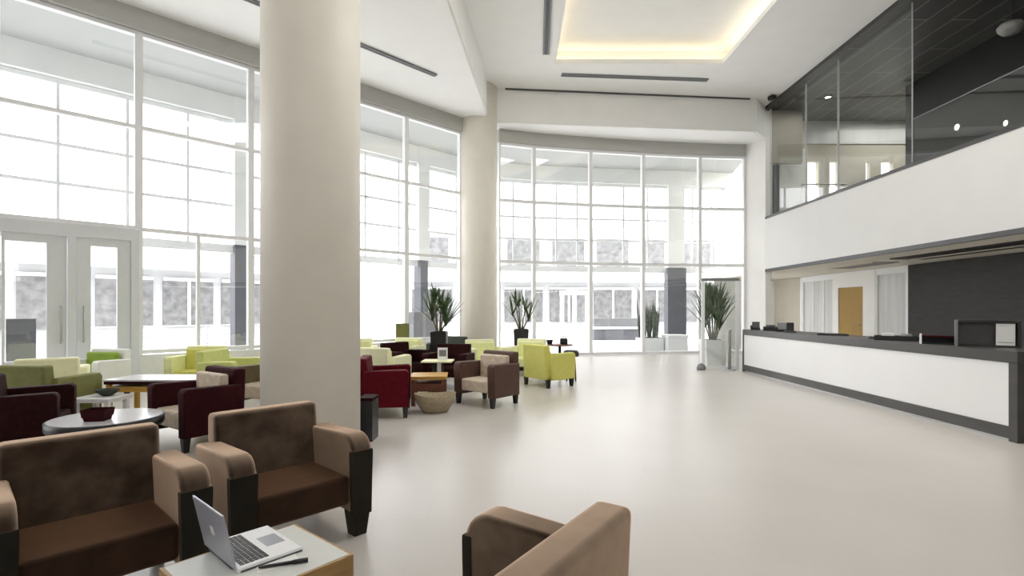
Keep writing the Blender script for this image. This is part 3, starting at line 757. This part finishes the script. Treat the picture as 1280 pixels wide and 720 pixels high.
for a, b in zip(obk, obk[1:]):
    for f in (.33, .66): post(bm, a[0] + (b[0] - a[0]) * f, a[1] + (b[1] - a[1]) * f, .1, .06, .08, 3.1, 6.56)
struct(obj('arcade_grid', bm, M['outgrid']))
for x, y, w, lab in ((-7.36, OY(-7.36), .44, 'slate clad pillar outside the window left of the thick column'), (-3.2, OY(-3.2), .3, 'slim slate pillar outside the window by the corner column'), (6.72, 21.42, .78, 'wide slate clad pillar outside the back windows')):
    t = thing('pillar', lab, 'pillar', (x, y, -.02), PI / 4 if x < 0 else .1, 'slate pillars under the arcade')
    obj('cladding', bx(-w / 2, w / 2, -.2, .2, .1, 3.2), M['slate'], t)
    obj('base', bx(-w / 2 - .02, w / 2 + .02, -.22, .22, 0, .1), M['darkgrey'], t)
# dark upright boxes outside
t = thing('sign_pillar', 'dark grey upright box outside the glass door at the left edge', 'box', (-9.02, 9.55, -.02), PI / 4)
obj('body', bx(-.2, .2, -.2, .2, .04, 1.32, .01), M['darkgrey'], t); obj('base', bx(-.22, .22, -.22, .22, 0, .04), M['black'], t)
t = thing('planter_box', 'mid grey box outside the window beside the spiky palm', 'box', (-2.75, 15.95, -.02), PI / 4)
obj('body', bx(-.45, .45, -.2, .2, .04, 1.42, .01), M['midgrey'], t); obj('base', bx(-.43, .43, -.18, .18, 0, .04), M['darkgrey'], t)
t = thing('planter_box', 'wide dark low planter bench outside the middle of the back windows', 'planter', (5.2, 26.0, -.02), .1)
obj('wall', bx(-1.2, 1.2, -.3, .3, .0, .55), M['slate'], t); obj('ledge', bx(-1.2, 1.2, -.35, .35, .55, .66), M['frame'], t); obj('upper_wall', bx(-1.2, 1.2, -.3, .3, .66, 1.08), M['midgrey'], t)
t = thing('planter_box', 'pale grey planter outside the back windows, left of the pair', 'planter', (5.0, 18.9, -.02), .1)
obj('tub', bx(-.42, .42, -.3, .3, 0, .48, .01), M['outgrid'], t); obj('soil', bx(-.39, .39, -.27, .27, .47, .495), M['soil'], t); 
lb = B()
rnd = random.Random(3)
for k in range(60):
    x, y = rnd.uniform(-.35, .3), rnd.uniform(-.22, .22); h = rnd.uniform(.5, 1.5); c = Vector((x, y, .48)); d = Vector((rnd.uniform(-.12, .12), rnd.uniform(-.1, .1), h))
    a = [lb.verts.new(c + Vector((-.015, 0, 0))), lb.verts.new(c + Vector((.015, 0, 0))), lb.verts.new(c + d * .6 + Vector((.03, 0, 0))), lb.verts.new(c + d), lb.verts.new(c + d * .6 - Vector((.03, 0, 0)))]
    lb.faces.new(a)
obj('foliage', lb, M['hedge'], t)
t = thing('planter_box', 'pale grey planter outside the back windows, right of the pair', 'planter', (5.85, 18.7, -.02), .1)
obj('tub', bx(-.36, .36, -.3, .3, 0, .5, .01), M['outgrid'], t); obj('rim', bx(-.38, .38, -.32, .32, .5, .6, .01), M['white'], t)
# white portal frame and railings outside
t = thing('portal', 'white gateway frame standing outside the back windows', 'gateway', (2.95, 24.5, -.02), .1)
for x in (-.6, 0, .6): obj('post', bx(x - .08, x + .08, -.1, .1, 0, 2.2), M['white'], t)
obj('lintel', bx(-.7, .7, -.1, .1, 2.2, 2.4), M['white'], t)
t = thing('railing', 'pale grey horizontal railing outside the left windows', 'railing', (-7.9, 15.0, -.02), PI / 4)
for z in (.55, .8, 1.05): obj('rail', tube(B(), [(-3.6, 0, z), (.6, 0, z)], .02), M['outgrid'], t, True)
for x in (-3.5, -2.2, -.8, .5): obj('post', bx(x - .02, x + .02, -.02, .02, 0, 1.08), M['outgrid'], t)
# buildings opposite
def building(label, loc, rz, Lh, H, bays):
    t = thing('building', label, 'building', loc, rz)
    obj('wall', bx(-Lh, Lh, .15, 4, 0, H), M['farwall'], t)
    for i in range(bays):
        x0 = -Lh + 2 * Lh * (i + .08) / bays; x1 = -Lh + 2 * Lh * (i + .92) / bays
        f = obj('shopfront', bx(x0, x1, .0, .16, .7, 2.9), M['farglass'], t)
        obj('frame', box(bx(x0, x1, -.06, .0, 2.9, 3.05), (x0 + x1) / 2 - .06, (x0 + x1) / 2 + .06, -.06, 0, .7, 2.9), M['white'], f)
        for z in ((4.4,) if H > 6.5 else ()): obj('window', bx(x0 + .2, x1 - .2, .05, .16, z, z + 2.0), M['farglass'], t)
    obj('canopy', bx(-Lh, Lh, -.9, .15, 3.4, 3.75), M['white'], t)
    return t
building('pale building with grey shop windows across from the left windows', (-19.5, 22.0, -.02), PI / 4, 14, 4.4, 11)
building('pale building with grey windows across from the back windows', (7, 36, -.02), .08, 14, 7.2, 9)

# ------------------------------------------------------------------ lights and world
w = bpy.data.worlds.new('sky'); SC.world = w; w.use_nodes = True
nt = w.node_tree; bg = nt.nodes['Background']
tc = nt.nodes.new('ShaderNodeTexCoord'); sp = nt.nodes.new('ShaderNodeSeparateXYZ'); rp = nt.nodes.new('ShaderNodeValToRGB')
nt.links.new(tc.outputs['Generated'], sp.inputs[0]); nt.links.new(sp.outputs['Z'], rp.inputs['Fac'])
rp.color_ramp.elements[0].position = 0; rp.color_ramp.elements[0].color = (.96, .97, 1, 1)
rp.color_ramp.elements[1].position = .6; rp.color_ramp.elements[1].color = (1, 1, 1, 1)
nt.links.new(rp.outputs['Color'], bg.inputs['Color']); bg.inputs['Strength'].default_value = 4.6

def area(name, loc, sx, sy, power, rot=(0, 0, 0), col=(1, .97, .92)):
    l = bpy.data.lights.new(name, 'AREA'); l.shape = 'RECTANGLE'; l.size = sx; l.size_y = sy; l.energy = power; l.color = col
    o = bpy.data.objects.new(name, l); COL.objects.link(o); o.location = loc; o.rotation_euler = rot
    return o
area('ceiling_fill', (3.3, 7.0, 8.42), 3.4, 5.5, 270, col=(1, .985, .96))  # added fill inside the recess to lift the lobby, no fitting known there
area('rear_fill', (1.0, -3.6, 4.6), 7, 4, 120, rot=(math.radians(97), 0, 0), col=(1, .98, .95))  # unseen fill added behind the camera to brighten the column's near side
area('alcove_fill', (8.9, 4.0, 2.6), .3, 8, 45)  # added fill under the balcony to brighten the alcove
area('upper_fill', (9.3, 15.6, 7.93), 1, 1.6, 22)  # added fill for the beige panel at the balcony's far end
area('upper_room_fill', (13.0, 16.6, 7.9), 3, 1.5, 60)  # added fill to brighten the upper room behind the glass

# ------------------------------------------------------------------ look
SC.view_settings.view_transform = 'Standard'
SC.view_settings.exposure = .3
SC.cycles.use_denoising = True
SC.cycles.max_bounces = 10; SC.cycles.diffuse_bounces = 6; SC.cycles.transparent_max_bounces = 16
SC.cycles.sample_clamp_indirect = 6
